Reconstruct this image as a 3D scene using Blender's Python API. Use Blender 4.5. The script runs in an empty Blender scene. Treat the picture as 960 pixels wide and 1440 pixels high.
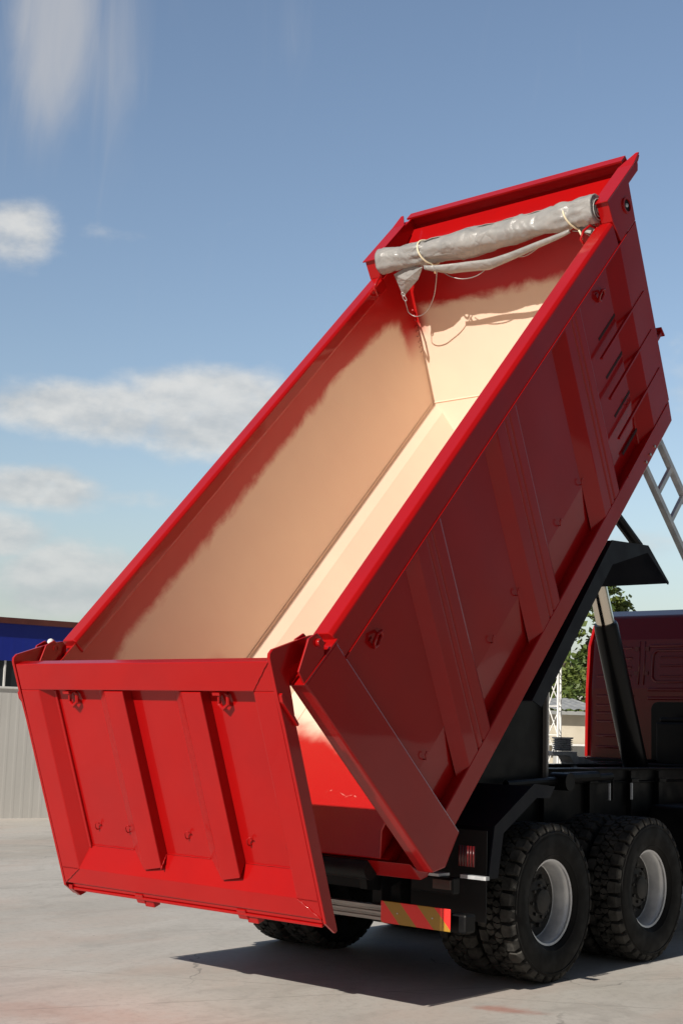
import bpy, bmesh, math, random
from mathutils import Vector, Matrix
random.seed(7)
R = math.radians
scn = bpy.context.scene
COL = scn.collection

# ------------------------------------------------------------------ camera
YAW, PITCH, ROLL, FPX = R(40.7411), R(8.8133), R(1.6954), 1957.09
cp = Vector((-8.5656, -6.5979, 1.697))
F = Vector((math.cos(YAW)*math.cos(PITCH), math.sin(YAW)*math.cos(PITCH), math.sin(PITCH)))
Rt = Vector((math.sin(YAW), -math.cos(YAW), 0)); Up = Rt.cross(F)
R2 = Rt*math.cos(ROLL) + Up*math.sin(ROLL); U2 = Up*math.cos(ROLL) - Rt*math.sin(ROLL)
cam_d = bpy.data.cameras.new('camera'); cam = bpy.data.objects.new('camera', cam_d); COL.objects.link(cam)
m = Matrix((R2, U2, -F)).transposed().to_4x4(); m.translation = cp
cam.matrix_world = m
cam_d.sensor_fit = 'VERTICAL'; cam_d.sensor_height = 24; cam_d.sensor_width = 16; cam_d.lens = 24*FPX/1440
cam_d.clip_start = .1; cam_d.clip_end = 3000
scn.camera = cam

# ------------------------------------------------------------------ world, sun, exposure
SUN_EL = 29.6; SUN_AZ = R(180 - .25)         # azimuth the sun stands at, from +X towards +Y
sv = Vector((math.cos(SUN_AZ)*math.cos(R(SUN_EL)), math.sin(SUN_AZ)*math.cos(R(SUN_EL)), math.sin(R(SUN_EL))))
sd = bpy.data.lights.new('sun', 'SUN'); sd.energy = 5.0; sd.angle = R(.55); sd.color = (1, .93, .83)
so = bpy.data.objects.new('sun', sd); COL.objects.link(so); so.rotation_euler = sv.to_track_quat('Z', 'Y').to_euler()
scn.view_settings.view_transform = 'Standard'; scn.view_settings.look = 'None'
scn.view_settings.gamma = 1; scn.view_settings.exposure = .07; scn.view_settings.use_curve_mapping = False
w = bpy.data.worlds.new('World'); scn.world = w; w.use_nodes = True

class NT:
    """small helper for building node trees"""
    def __init__(s, nt): s.t = nt; s.n = nt.nodes; s.l = nt.links
    def new(s, kind, **kw):
        nd = s.n.new(kind)
        for k, v in kw.items():
            if hasattr(nd, k): setattr(nd, k, v)
        return nd
    def set(s, sock, v):
        if isinstance(v, bpy.types.NodeSocket): s.l.new(v, sock)
        else: sock.default_value = v
    def math(s, op, a, b=0., c=0., clamp=False):
        nd = s.n.new('ShaderNodeMath'); nd.operation = op; nd.use_clamp = clamp
        s.set(nd.inputs[0], a); s.set(nd.inputs[1], b); s.set(nd.inputs[2], c); return nd.outputs[0]
    def step(s, v, a, b, lo=0., hi=1.):
        nd = s.n.new('ShaderNodeMapRange'); nd.interpolation_type = 'SMOOTHSTEP'
        s.set(nd.inputs[0], v); nd.inputs[1].default_value = a; nd.inputs[2].default_value = b
        nd.inputs[3].default_value = lo; nd.inputs[4].default_value = hi; return nd.outputs[0]
    def noise(s, vec, scale, detail=4, rough=.55, dist=0.):
        nd = s.n.new('ShaderNodeTexNoise'); s.l.new(vec, nd.inputs['Vector'])
        nd.inputs['Scale'].default_value = scale; nd.inputs['Detail'].default_value = detail
        nd.inputs['Roughness'].default_value = rough; nd.inputs['Distortion'].default_value = dist
        return nd.outputs[0]
    def mapping(s, vec, scale=(1, 1, 1), loc=(0, 0, 0), rot=(0, 0, 0)):
        nd = s.n.new('ShaderNodeMapping'); s.l.new(vec, nd.inputs[0])
        nd.inputs[1].default_value = loc; nd.inputs[2].default_value = rot; nd.inputs[3].default_value = scale
        return nd.outputs[0]
    def mix(s, f, a, b, mode='MIX'):
        nd = s.n.new('ShaderNodeMix'); nd.data_type = 'RGBA'; nd.blend_type = mode
        s.set(nd.inputs[0], f)
        for i, v in ((6, a), (7, b)):
            if isinstance(v, tuple) and len(v) == 3: v = v + (1,)
            s.set(nd.inputs[i], v)
        return nd.outputs[2]
    def xyz(s, vec):
        nd = s.n.new('ShaderNodeSeparateXYZ'); s.l.new(vec, nd.inputs[0]); return nd.outputs

def sky():
    k = NT(w.node_tree); k.n.clear()
    out = k.new('ShaderNodeOutputWorld'); bg = k.new('ShaderNodeBackground')
    st = k.new('ShaderNodeTexSky'); st.sky_type = 'NISHITA'; st.sun_disc = False
    st.sun_elevation = R(SUN_EL); st.sun_rotation = R(270); st.altitude = 100
    st.air_density = 1.25; st.dust_density = .9; st.ozone_density = 2.2
    tc = k.new('ShaderNodeTexCoord'); d = tc.outputs['Generated']
    x, y, z = k.xyz(d)
    az = k.math('MULTIPLY', k.math('ARCTAN2', y, x), 57.2958)
    el = k.math('MULTIPLY', k.math('ARCSINE', z), 57.2958)
    cmb = k.new('ShaderNodeCombineXYZ'); k.set(cmb.inputs[0], az); k.set(cmb.inputs[1], el)
    ae = cmb.outputs[0]
    n1 = k.noise(k.mapping(ae, (.30, .52, 1)), 1., 8, .58)
    n2 = k.noise(k.mapping(ae, (.75, .13, 1), (4, 0, 0)), 1., 6, .55, .9)
    n3 = k.noise(k.mapping(ae, (.9, 1.3, 1), (9, 2, 0)), 1., 6, .6)
    def blob(ca, ce, sa, se_up, se_dn, amp=1., p=2.):
        a = k.math('DIVIDE', k.math('SUBTRACT', az, ca), sa)
        e0 = k.math('SUBTRACT', el, ce)
        up = k.math('DIVIDE', k.math('MAXIMUM', e0, 0.), se_up); dn = k.math('DIVIDE', k.math('MINIMUM', e0, 0.), se_dn)
        r2 = k.math('ADD', k.math('MULTIPLY', a, a), k.math('ADD', k.math('MULTIPLY', up, up), k.math('MULTIPLY', dn, dn)))
        r2 = k.math('POWER', r2, p/2)
        return k.math('MULTIPLY', k.math('EXPONENT', k.math('MULTIPLY', r2, -1.)), amp)
    def total(bl):
        s_ = bl[0]
        for b in bl[1:]: s_ = k.math('MAXIMUM', s_, b)
        return s_
    cum = total([blob(51.0, 12.6, 4.2, 1.2, 1.5, 1.1, 3), blob(46.0, 12.9, 4.6, 1.6, 2.2, 1.15, 3),
                 blob(54.6, 19.3, 1.75, 1.5, 1.6, .86, 3), blob(53.4, 9.2, 2.9, 1.1, .9, 1., 3), blob(49.6, 9.0, 1.8, .5, .5, .42),
                 blob(54.6, 7.2, 2.1, 1.1, 1.1, .92, 3), blob(51.8, 5.6, 3.6, 1.6, 1.9, .98, 3), blob(48., 5.2, 2.8, 1.5, 2.4, .55),
                 blob(28.5, 7.7, 2.2, .8, .7, .5), blob(33., 3.2, 7., 1.4, 2., .38),
                 blob(50.3, 19.6, 2.5, .5, .5, .34), blob(22., 14., 6., 2., 1.4, .9), blob(72., 11., 8., 2.2, 1.6, 1.)])
    # clouds over the rest of the sky, outside the view
    far = k.math('MULTIPLY', k.step(k.math('ABSOLUTE', k.math('SUBTRACT', az, 42.)), 26., 45.), k.step(k.noise(d, 2.2, 6), .5, .66))
    far = k.math('MULTIPLY', far, k.step(el, 2., 12.))
    dens = k.step(k.math('ADD', cum, k.math('MULTIPLY', k.math('SUBTRACT', n1, .5), 1.25)), .20, .92)
    dens = k.math('MULTIPLY', dens, k.step(n3, .1, .5, .75, 1.))
    cir = total([blob(53.7, 27.4, 2.1, 6.5, 4.6, 1.0, 3), blob(51.4, 26.5, 1.6, 5., 3.8, .5), blob(43.6, 27.6, .8, 3., 1.6, .2)])
    cird = k.step(k.math('ADD', cir, k.math('MULTIPLY', k.math('SUBTRACT', n2, .5), .75)), .05, 1.15)
    cird = k.math('MULTIPLY', cird, .7)
    base = k.mix(1., st.outputs[0], (1.30, 1.21, 1.19), 'MULTIPLY')
    # cloud brightness: brighter on top, greyer below (cloud self shading by its own noise)
    n4 = k.noise(k.mapping(ae, (.30, .52, 1), (0, -.28, 0)), 1., 5, .55)
    lit = k.step(k.math('SUBTRACT', n1, n4), -.26, .22)
    ccol = k.mix(lit, (5.0, 5.2, 5.3), (7.3, 7.2, 6.9))
    c1 = k.mix(k.math('MULTIPLY', dens, .84), base, ccol)
    c2 = k.mix(cird, c1, (5.2, 5.2, 5.3))
    hz = k.mix(k.step(el, -1., 11., .5, 0.), c2, (2.7, 3.5, 4.3))
    c3 = k.mix(k.math('MULTIPLY', far, .8), hz, (4.2, 4.2, 4.2))
    # sky dimmed behind the camera to weaken fill on the shaded truck side
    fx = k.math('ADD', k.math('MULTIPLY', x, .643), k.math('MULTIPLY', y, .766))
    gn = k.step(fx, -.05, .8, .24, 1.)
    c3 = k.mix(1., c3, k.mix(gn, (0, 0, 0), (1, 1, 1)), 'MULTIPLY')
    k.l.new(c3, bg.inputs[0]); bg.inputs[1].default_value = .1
    k.l.new(bg.outputs[0], out.inputs[0])
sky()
scn.cycles.max_bounces = 8; scn.cycles.diffuse_bounces = 5; scn.cycles.glossy_bounces = 4

# ------------------------------------------------------------------ materials
def mat(name, col=(.5, .5, .5), rough=.5, metal=0., coat=0., coat_rough=.05, spec=.5, fn=None):
    mt = bpy.data.materials.new(name); mt.use_nodes = True; k = NT(mt.node_tree)
    b = k.n['Principled BSDF']
    b.inputs['Base Color'].default_value = (*col, 1); b.inputs['Roughness'].default_value = rough
    b.inputs['Metallic'].default_value = metal; b.inputs['Coat Weight'].default_value = coat
    b.inputs['Coat Roughness'].default_value = coat_rough; b.inputs['Specular IOR Level'].default_value = spec
    tc = k.new('ShaderNodeTexCoord')
    if fn: fn(k, b, tc.outputs['Object'])
    return mt
def bump(k, b, h, strength=.2, dist=.01, coat=False):
    nd = k.new('ShaderNodeBump'); nd.inputs['Strength'].default_value = strength; nd.inputs['Distance'].default_value = dist
    k.l.new(h, nd.inputs['Height']); k.l.new(nd.outputs[0], b.inputs['Normal'])
    if coat: k.l.new(nd.outputs[0], b.inputs['Coat Normal'])
def vary(c1, c2, scale, r1=.4, r2=.6, bs=0., bd=.01, detail=5, stretch=(1, 1, 1)):
    def f(k, b, o):
        n = k.noise(k.mapping(o, stretch), scale, detail)
        k.l.new(k.mix(k.step(n, .3, .7), c1, c2), b.inputs['Base Color'])
        k.l.new(k.step(n, .3, .7, r1, r2), b.inputs['Roughness'])
        if bs: bump(k, b, k.noise(o, scale*4, 4), bs, bd)
    return f
RED = (.365, .0040, .0042)
def redfn(k, b, o):
    n = k.noise(o, 2.5, 5); n2 = k.noise(o, 30., 3)
    k.l.new(k.mix(k.step(n, .3, .75), RED, (.33, .0040, .005)), b.inputs['Base Color'])
    k.l.new(k.step(n2, .3, .8, .28, .36), b.inputs['Roughness'])
    wav = k.math('ADD', k.math('MULTIPLY', k.noise(o, 1.5, 0), 1.), k.math('MULTIPLY', k.noise(o, 60., 2), .002))
    bump(k, b, wav, .45, .03, True)
M = {}
M['red'] = mat('red_paint', RED, .36, coat=.55, coat_rough=.045, spec=.12, fn=redfn)
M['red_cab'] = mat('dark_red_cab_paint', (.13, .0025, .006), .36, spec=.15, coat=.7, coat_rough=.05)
def liner(k, b, o):
    u, y, ww = k.xyz(o)
    n = k.noise(k.mapping(o, (1.6, 1.6, 2.6)), 1.5, 7, .62, .6); n2 = k.noise(k.mapping(o, (1, 1, .35)), 9., 4)
    wob = k.math('ADD', k.math('MULTIPLY', k.math('SUBTRACT', n, .5), .20), k.math('MULTIPLY', k.math('SUBTRACT', n2, .5), .05))
    thr = k.step(u, 4.55, 5.25, 0., .16)
    thr = k.math('ADD', thr, k.step(u, .75, .2, 0., .16))
    a = k.step(k.math('ADD', k.math('ADD', ww, thr), wob), 1.33, 1.44)
    # extra red on the side wall beside the front corner
    side = k.step(k.math('ABSOLUTE', y), 1.085, 1.11)
    cor = k.math('ADD', k.math('SUBTRACT', u, k.math('MULTIPLY', ww, .30)), wob)
    c = k.math('MULTIPLY', k.math('MULTIPLY', k.step(cor, 4.60, 4.72), side), k.step(ww, .82, 1.15))
    near = k.math('MULTIPLY', k.step(k.math('ABSOLUTE', y), .95, 1.1), k.step(k.math('ADD', ww, wob), .98, 1.12))
    near = k.math('MULTIPLY', near, k.step(u, 5., 5.1))
    rear = k.step(k.math('ADD', k.math('ADD', u, k.math('MULTIPLY', y, -.28)), wob), 1.06, .86)
    rear = k.math('MULTIPLY', rear, k.step(ww, .75, .5))
    msk = k.math('MAXIMUM', k.math('MAXIMUM', a, c), k.math('MAXIMUM', rear, near))
    tn = k.noise(o, 1.3, 4)
    tan = k.mix(k.step(tn, .3, .7), (.77, .595, .465), (.79, .625, .485))
    fr = k.step(n2, .3, .8, 0., .18)
    tan = k.mix(k.math('MULTIPLY', fr, .5), tan, (.70, .50, .385))
    base = k.mix(msk, tan, (.42, .005, .005))
    # a few scratches down to the primer near the tail
    v = k.new('ShaderNodeTexVoronoi'); v.feature = 'DISTANCE_TO_EDGE'
    k.l.new(k.mapping(o, (7, 5, 7)), v.inputs['Vector']); v.inputs['Scale'].default_value = 1.
    sp = k.math('MULTIPLY', k.step(v.outputs['Distance'], .035, .012), k.step(k.noise(o, 5.5, 3), .60, .66))
    zone = k.math('MULTIPLY', k.math('MULTIPLY', k.step(u, .45, .55), k.step(u, .95, .8)), k.math('MULTIPLY', k.step(y, -.55, -.45), k.step(y, .1, 0.)))
    base = k.mix(k.math('MULTIPLY', sp, zone), base, (.72, .55, .45))
    k.l.new(base, b.inputs['Base Color'])
    k.l.new(k.math('SUBTRACT', .62, k.math('MULTIPLY', msk, .25)), b.inputs['Roughness'])
    bump(k, b, k.noise(o, 2.4, 2), .25, .02)
M['liner'] = mat('tan_primer_with_red_overspray', (.6, .4, .25), .6, fn=liner, coat=.08, coat_rough=.3)
M['black'] = mat('black_chassis_paint', (.012, .013, .016), .42, spec=0.16, fn=vary((.0045, .005, .006), (.011, .011, .0115), 6., .35, .55))
M['navy'] = mat('dark_blue_grey_mudguard', (.014, .018, .028), .5, spec=0.16, fn=vary((.007, .009, .015), (.012, .014, .021), 5., .4, .6))
M['rubber'] = mat('tyre_rubber', (.02, .02, .02), .75, spec=0.25, fn=vary((.004, .004, .004), (.009, .0085, .008), 9., .6, .85, .15, .002))
M['tread'] = mat('dusty_tread_rubber', (.05, .048, .045), .9, spec=0.25, fn=vary((.018, .0175, .0165), (.075, .071, .064), 11., .8, .95, .2, .002))
M['silver'] = mat('silver_rim', (.62, .63, .65), .38, .3, fn=vary((.66, .67, .69), (.80, .81, .82), 12., .3, .48))
M['steel'] = mat('galvanised_steel', (.42, .44, .46), .42, .35, fn=vary((.46, .49, .52), (.62, .64, .66), 14., .32, .5))
M['chrome'] = mat('chromed_piston', (.75, .68, .58), .16, 1.)
M['alu'] = mat('dusty_aluminium', (.42, .41, .39), .5, .55, fn=vary((.26, .25, .235), (.48, .46, .43), 18., .4, .65, stretch=(1, .2, 3)))
def tarpfn(k, b, o):
    n = k.noise(o, 4., 5)
    k.l.new(k.mix(k.step(n, .3, .7), (.25, .245, .24), (.31, .30, .29)), b.inputs['Base Color'])
    r1 = k.math('ABSOLUTE', k.math('SUBTRACT', k.noise(k.mapping(o, (1, .6, 1)), 7., 2, .4, .8), .5))
    r2 = k.math('ABSOLUTE', k.math('SUBTRACT', k.noise(k.mapping(o, (1, 1, 1), (3, 1, 2)), 15., 2, .4, .5), .5))
    h = k.math('ADD', k.math('MULTIPLY', r1, 1.), k.math('MULTIPLY', r2, .2))
    bump(k, b, h, .6, .06, True)
M['tarp'] = mat('grey_tarpaulin', (.30, .295, .29), .48, coat=.25, coat_rough=.2, fn=tarpfn)
M['strap'] = mat('cream_plastic_tie', (.72, .64, .46), .5)
M['cable'] = mat('thin_steel_cable', (.35, .33, .33), .4, .6)
M['redlens'] = mat('red_lamp_lens', (.09, .003, .004), .3, coat=.2)
M['hub'] = mat('dusty_black_hub', (.02, .02, .02), .5, spec=.4, fn=vary((.012, .012, .012), (.04, .038, .034), 20., .4, .6))
M['slot_shade'] = mat('painted_slot_shade', (.035, .002, .003), .6)  # dark red standing in for the shade inside the louvre slots
M['white'] = mat('white_paint', (.78, .78, .76), .5, fn=vary((.72, .72, .70), (.82, .82, .80), 8., .4, .6))
def platefn(k, b, o):
    x, y, z = k.xyz(o)
    v = k.math('FRACT', k.math('DIVIDE', k.math('ADD', k.math('SUBTRACT', z, y), 8.589), .278))
    f = k.step(v, .495, .505)
    k.l.new(k.mix(f, (.85, .03, .025), (.36, .20, .02)), b.inputs['Base Color'])
M['plate'] = mat('striped_reflective_sheet', (.8, .03, .02), .35, fn=platefn)

def concrete(k, b, o):
    big = k.noise(k.mapping(o, (.22, .5, 1), rot=(0, 0, R(-25))), 1., 6, .6, .6)
    mid = k.noise(k.mapping(o, (.8, 1.5, 1), rot=(0, 0, R(-38))), 1.1, 9, .7, 1.2)
    fine = k.noise(o, 16., 8, .7)
    grit = k.noise(o, 170., 3, .6)
    c = k.mix(k.step(big, .3, .7), (.475, .45, .405), (.56, .54, .505))
    c = k.mix(k.math('MULTIPLY', k.step(mid, .48, .68), .5), c, (.36, .34, .31))
    c = k.mix(k.math('MULTIPLY', k.step(mid, .46, .33), .45), c, (.60, .58, .54))
    c = k.mix(k.math('MULTIPLY', k.step(fine, .45, .72), .38), c, (.30, .285, .265))
    c = k.mix(k.math('MULTIPLY', k.step(grit, .5, .8), .34), c, (.24, .23, .21))
    # pinkish dust towards the foreground
    pk = k.noise(k.mapping(o, (.5, 1.1, 1), (3, 1, 0), (0, 0, R(20))), 1., 5, .6)
    c = k.mix(k.math('MULTIPLY', k.step(pk, .45, .68), .38), c, (.54, .43, .365))
    x, y, z = k.xyz(o)
    def spot(cx, cy, ang, a_, b_, soft):
        dx = k.math('SUBTRACT', x, cx); dy = k.math('SUBTRACT', y, cy)
        ca, sa = math.cos(ang), math.sin(ang)
        p_ = k.math('DIVIDE', k.math('ADD', k.math('MULTIPLY', dx, ca), k.math('MULTIPLY', dy, sa)), a_)
        q_ = k.math('DIVIDE', k.math('ADD', k.math('MULTIPLY', dx, -sa), k.math('MULTIPLY', dy, ca)), b_)
        r_ = k.math('SQRT', k.math('ADD', k.math('MULTIPLY', p_, p_), k.math('MULTIPLY', q_, q_)))
        nn = k.noise(o, 5., 6, .7)
        return k.step(k.math('ADD', r_, k.math('MULTIPLY', k.math('SUBTRACT', nn, .5), 1.9)), 1., 1. - soft)
    c = k.mix(k.math('MULTIPLY', spot(-1.02, -1.58, R(-75), .30, .15, .9), .55), c, (.42, .13, .085))
    c = k.mix(k.math('MULTIPLY', spot(-3.2, .3, R(-60), 1.2, .35, .9), .22), c, (.46, .22, .15))
    # slab joints
    wob = k.math('MULTIPLY', k.math('SUBTRACT', k.noise(o, 3., 4), .5), .03)
    for (px_, py_, ang, per, wd, col, am) in ((-.144, -1.218, R(63), 6., .012, (.55, .50, .44), .6), (-.144, -1.218, R(153), 6., .012, (.20, .18, .165), .5), (-1.4, -.2, R(120), 7.5, .012, (.22, .2, .18), .45)):
        nx, ny = -math.sin(ang), math.cos(ang)
        dd = k.math('ADD', k.math('MULTIPLY', k.math('SUBTRACT', x, px_), nx), k.math('MULTIPLY', k.math('SUBTRACT', y, py_), ny))
        dd = k.math('ADD', dd, wob)
        fr = k.math('ABSOLUTE', k.math('SUBTRACT', k.math('FRACT', k.math('ADD', k.math('DIVIDE', dd, per), 100.5)), .5))
        ln = k.step(k.math('MULTIPLY', fr, per), wd, wd*.2)
        c = k.mix(k.math('MULTIPLY', ln, k.math('MULTIPLY', k.step(k.noise(o, 2., 4), .35, .55), am)), c, col)
    vc = k.new('ShaderNodeTexVoronoi'); vc.feature = 'DISTANCE_TO_EDGE'
    nd_ = k.new('ShaderNodeTexNoise'); k.l.new(o, nd_.inputs['Vector']); nd_.inputs['Scale'].default_value = 1.3; nd_.inputs['Detail'].default_value = 6
    vm = k.new('ShaderNodeVectorMath'); vm.operation = 'MULTIPLY_ADD'; k.l.new(nd_.outputs['Color'], vm.inputs[0]); vm.inputs[1].default_value = (.9, .9, 0); k.l.new(o, vm.inputs[2])
    k.l.new(vm.outputs[0], vc.inputs['Vector']); vc.inputs['Scale'].default_value = .33
    crk = k.math('MULTIPLY', k.step(vc.outputs['Distance'], .0032, .0006), k.step(k.noise(o, .7, 3), .47, .57))
    c = k.mix(k.math('MULTIPLY', crk, .6), c, (.17, .16, .15))
    sp_ = k.new('ShaderNodeTexVoronoi'); k.l.new(o, sp_.inputs['Vector']); sp_.inputs['Scale'].default_value = 3.2
    peb = k.math('MULTIPLY', k.step(sp_.outputs['Distance'], .045, .025), k.step(k.noise(o, 1.1, 3), .52, .6))
    c = k.mix(k.math('MULTIPLY', peb, .6), c, (.16, .15, .14))
    k.l.new(c, b.inputs['Base Color'])
    k.l.new(k.step(big, .3, .7, .62, .8), b.inputs['Roughness'])
    bump(k, b, k.math('ADD', k.math('MULTIPLY', grit, .3), fine), .25, .006)
M['concrete'] = mat('poured_concrete', (.4, .38, .35), .8, spec=.25, fn=concrete)

# ------------------------------------------------------------------ mesh helpers
class MB:
    def __init__(s): s.v = []; s.f = []; s.mi = []
    def add(s, vs, fs, mi=0):
        b = len(s.v); s.v += [tuple(p) for p in vs]; s.f += [tuple(b + i for i in f) for f in fs]; s.mi += [mi]*len(fs); return s
    def box(s, x0, x1, y0, y1, z0, z1, mi=0):
        v = [(x, y, z) for x in (x0, x1) for y in (y0, y1) for z in (z0, z1)]
        return s.add(v, [(0, 1, 3, 2), (4, 6, 7, 5), (0, 4, 5, 1), (2, 3, 7, 6), (0, 2, 6, 4), (1, 5, 7, 3)], mi)
    def hexa(s, v, mi=0):      # 8 corners: bottom loop 4, top loop 4
        return s.add(v, [(3, 2, 1, 0), (4, 5, 6, 7), (0, 1, 5, 4), (1, 2, 6, 5), (2, 3, 7, 6), (3, 0, 4, 7)], mi)
    def prism_y(s, poly, y0, y1, mi=0):   # poly of (x, z)
        n = len(poly); v = [(x, y0, z) for x, z in poly] + [(x, y1, z) for x, z in poly]
        f = [tuple(range(n - 1, -1, -1)), tuple(range(n, 2*n))] + [(i, (i + 1) % n, n + (i + 1) % n, n + i) for i in range(n)]
        return s.add(v, f, mi)
    def prism_x(s, poly, x0, x1, mi=0):   # poly of (y, z)
        n = len(poly); v = [(x0, a, b) for a, b in poly] + [(x1, a, b) for a, b in poly]
        f = [tuple(range(n)), tuple(range(2*n - 1, n - 1, -1))] + [(i, n + i, n + (i + 1) % n, (i + 1) % n) for i in range(n)]
        return s.add(v, f, mi)
    def tube(s, pts, r, seg=8, mi=0, closed=False, cap=True):
        pts = [Vector(p) for p in pts]; n = len(pts); b = len(s.v); rr = r if isinstance(r, (list, tuple)) else [r]*n
        prev = None
        for i, p in enumerate(pts):
            a = pts[(i - 1) % n] if (closed or i > 0) else p; c = pts[(i + 1) % n] if (closed or i < n - 1) else p
            d = (c - a).normalized()
            if prev is None:
                prev = d.orthogonal().normalized()
            prev = (prev - d*prev.dot(d)).normalized(); q = d.cross(prev)
            for j in range(seg):
                t = 2*math.pi*j/seg; s.v.append(tuple(p + (prev*math.cos(t) + q*math.sin(t))*rr[i]))
        for i in range(n if closed else n - 1):
            k2 = (i + 1) % n
            for j in range(seg):
                s.f.append((b + i*seg + j, b + i*seg + (j + 1) % seg, b + k2*seg + (j + 1) % seg, b + k2*seg + j)); s.mi.append(mi)
        if cap and not closed:
            s.f.append(tuple(b + j for j in range(seg - 1, -1, -1))); s.mi.append(mi)
            s.f.append(tuple(b + (n - 1)*seg + j for j in range(seg))); s.mi.append(mi)
        return s
    def lathe_y(s, prof, cx=0, cz=0, seg=48, mi=0):   # prof of (radius, y), around the y axis
        b = len(s.v); n = len(prof)
        for j in range(seg):
            t = 2*math.pi*j/seg
            for r, y in prof: s.v.append((cx + r*math.cos(t), y, cz + r*math.sin(t)))
        for j in range(seg):
            k2 = (j + 1) % seg
            for i in range(n - 1):
                s.f.append((b + j*n + i, b + j*n + i + 1, b + k2*n + i + 1, b + k2*n + i)); s.mi.append(mi)
        return s
    def build(s, name, ms, parent=None, smooth=False, bevel=0., seg=2, recalc=True):
        me = bpy.data.meshes.new(name); me.from_pydata(s.v, [], s.f); me.validate()
        if not isinstance(ms, (list, tuple)): ms = [ms]
        for q in ms: me.materials.append(q)
        if len(me.polygons) == len(s.mi): me.polygons.foreach_set('material_index', s.mi)
        if recalc:
            bm = bmesh.new(); bm.from_mesh(me); bmesh.ops.recalc_face_normals(bm, faces=bm.faces); bm.to_mesh(me); bm.free()
        if smooth: me.polygons.foreach_set('use_smooth', [True]*len(me.polygons))
        o = bpy.data.objects.new(name, me); COL.objects.link(o)
        if parent: o.parent = parent
        if smooth == 'auto':
            md = o.modifiers.new('edge', 'EDGE_SPLIT'); md.split_angle = R(35)
        if bevel:
            md = o.modifiers.new('bevel', 'BEVEL'); md.width = bevel; md.segments = seg; md.limit_method = 'ANGLE'; md.angle_limit = R(35)
            md.use_clamp_overlap = True; md.harden_normals = False
        return o
def tag(o, label=None, cat=None, group=None, kind=None):
    for key, v in (('label', label), ('category', cat), ('group', group), ('kind', kind)):
        if v: o[key] = v
    return o
def empty(name, loc=(0, 0, 0), rot=(0, 0, 0), parent=None):
    o = bpy.data.objects.new(name, None); COL.objects.link(o); o.location = loc; o.rotation_euler = rot
    if parent: o.parent = parent
    return o
def children(o): return [c for c in bpy.data.objects if c.parent == o]
def copy_tree(o, parent=None):
    c = o.copy(); COL.objects.link(c)
    if parent: c.parent = parent
    for ch in children(o): copy_tree(ch, c)
    return c

# ------------------------------------------------------------------ the setting
g = MB(); g.add([(-900, -900, 0), (1500, -900, 0), (1500, 1500, 0), (-900, 1500, 0)], [(0, 1, 2, 3)])
tag(g.build('ground', M['concrete']), kind='structure')

# hall with blue cladding (left background)
def hall():
    def ribfn(c1, c2, per):
        def f(k, b, o):
            x, y, z = k.xyz(o)
            s_ = k.math('FRACT', k.math('DIVIDE', x, per))
            h = k.step(k.math('ABSOLUTE', k.math('SUBTRACT', s_, .5)), .28, .40)
            n = k.noise(k.mapping(o, (1, 1, .3)), 1.2, 5)
            k.l.new(k.mix(k.step(n, .35, .7), c1, c2), b.inputs['Base Color'])
            bump(k, b, h, .25, .004)
        return f
    blue = mat('blue_cladding', (.01, .025, .30), .45, fn=ribfn((.006, .018, .24), (.008, .024, .27), .22))
    grey = mat('pale_ribbed_sheet', (.5, .49, .46), .55, fn=ribfn((.60, .59, .56), (.66, .65, .62), .17))
    brown = mat('brown_fascia', (.09, .022, .018), .5, fn=vary((.08, .02, .016), (.11, .028, .022), 3., .45, .6))
    glass = mat('dark_window_glass', (.02, .025, .03), .06, spec=.8)
    root = empty('industrial_hall', (6.17, 13.53, 0), (0, 0, math.atan2(-.245, .9695)))
    tag(root, 'long low hall with blue upper cladding over pale ribbed lower wall', 'building')
    L0, L1, D = -16., 4.8, 14.
    MB().box(L0, L1, 0, .12, 0, 2.22).box(L0, L0 + .12, .12, D, 0, 2.6).box(L1 - .12, L1, .12, D, 0, 2.6).build('lower_wall', grey, root)
    MB().box(L0, L1, .0, .12, 2.68, 3.32).box(L0, L0 + .12, .12, D, 2.6, 3.32).box(L1 - .12, L1, .12, D, 2.6, 3.32).build('upper_cladding', blue, root)
    r_ = MB().box(L0 - .1, L1 + .1, -.10, D, 3.32, 3.42).build('roof', brown, root)
    wi = MB()
    for i in range(11):
        x0 = L0 + i*1.98 + .04
        wi.box(x0, x0 + .03, .03, .055, 2.236, 2.68)
    fr = wi.box(L0, L1, -.03, .1, 2.2, 2.235).build('window_frame', M['white'], root)
    MB().box(L0, L1, .06, .075, 2.235, 2.68).build('window_glass', glass, root)
    ro = MB().box(.18, .26, -.06, -.005, 2.10, 2.14).build('bracket', brown, root)
hall()

# lattice mast
def line3(mb, a, b, r, seg=6): mb.tube([a, b], r, seg)
def polar(az, d, z=0): return (cp.x + d*math.cos(R(az)), cp.y + d*math.sin(R(az)), z)
def mast():
    root = empty('lattice_mast', polar(31.86, 28), (0, 0, R(20)))
    tag(root, 'white triangular lattice mast standing in front of the tree', 'mast')
    s_ = .145; P = [(s_*math.cos(R(a)), s_*math.sin(R(a))) for a in (90, 210, 330)]
    for (x, y) in P: MB().tube([(x, y, 0), (x, y, 8)], .022, 8).build('mast_leg', M['white'], root, smooth='auto')
    br = MB()
    for i in range(14):
        z0 = i*.56; z1 = z0 + .56
        for j in range(3):
            a, b = P[j], P[(j + 1) % 3]
            if (i + j) % 2: a, b = b, a
            line3(br, (a[0], a[1], z0), (b[0], b[1], z1), .011); line3(br, (a[0], a[1], z0), (b[0], b[1], z0), .011)
    br.build('bracing', M['white'], root)
mast()

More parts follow.
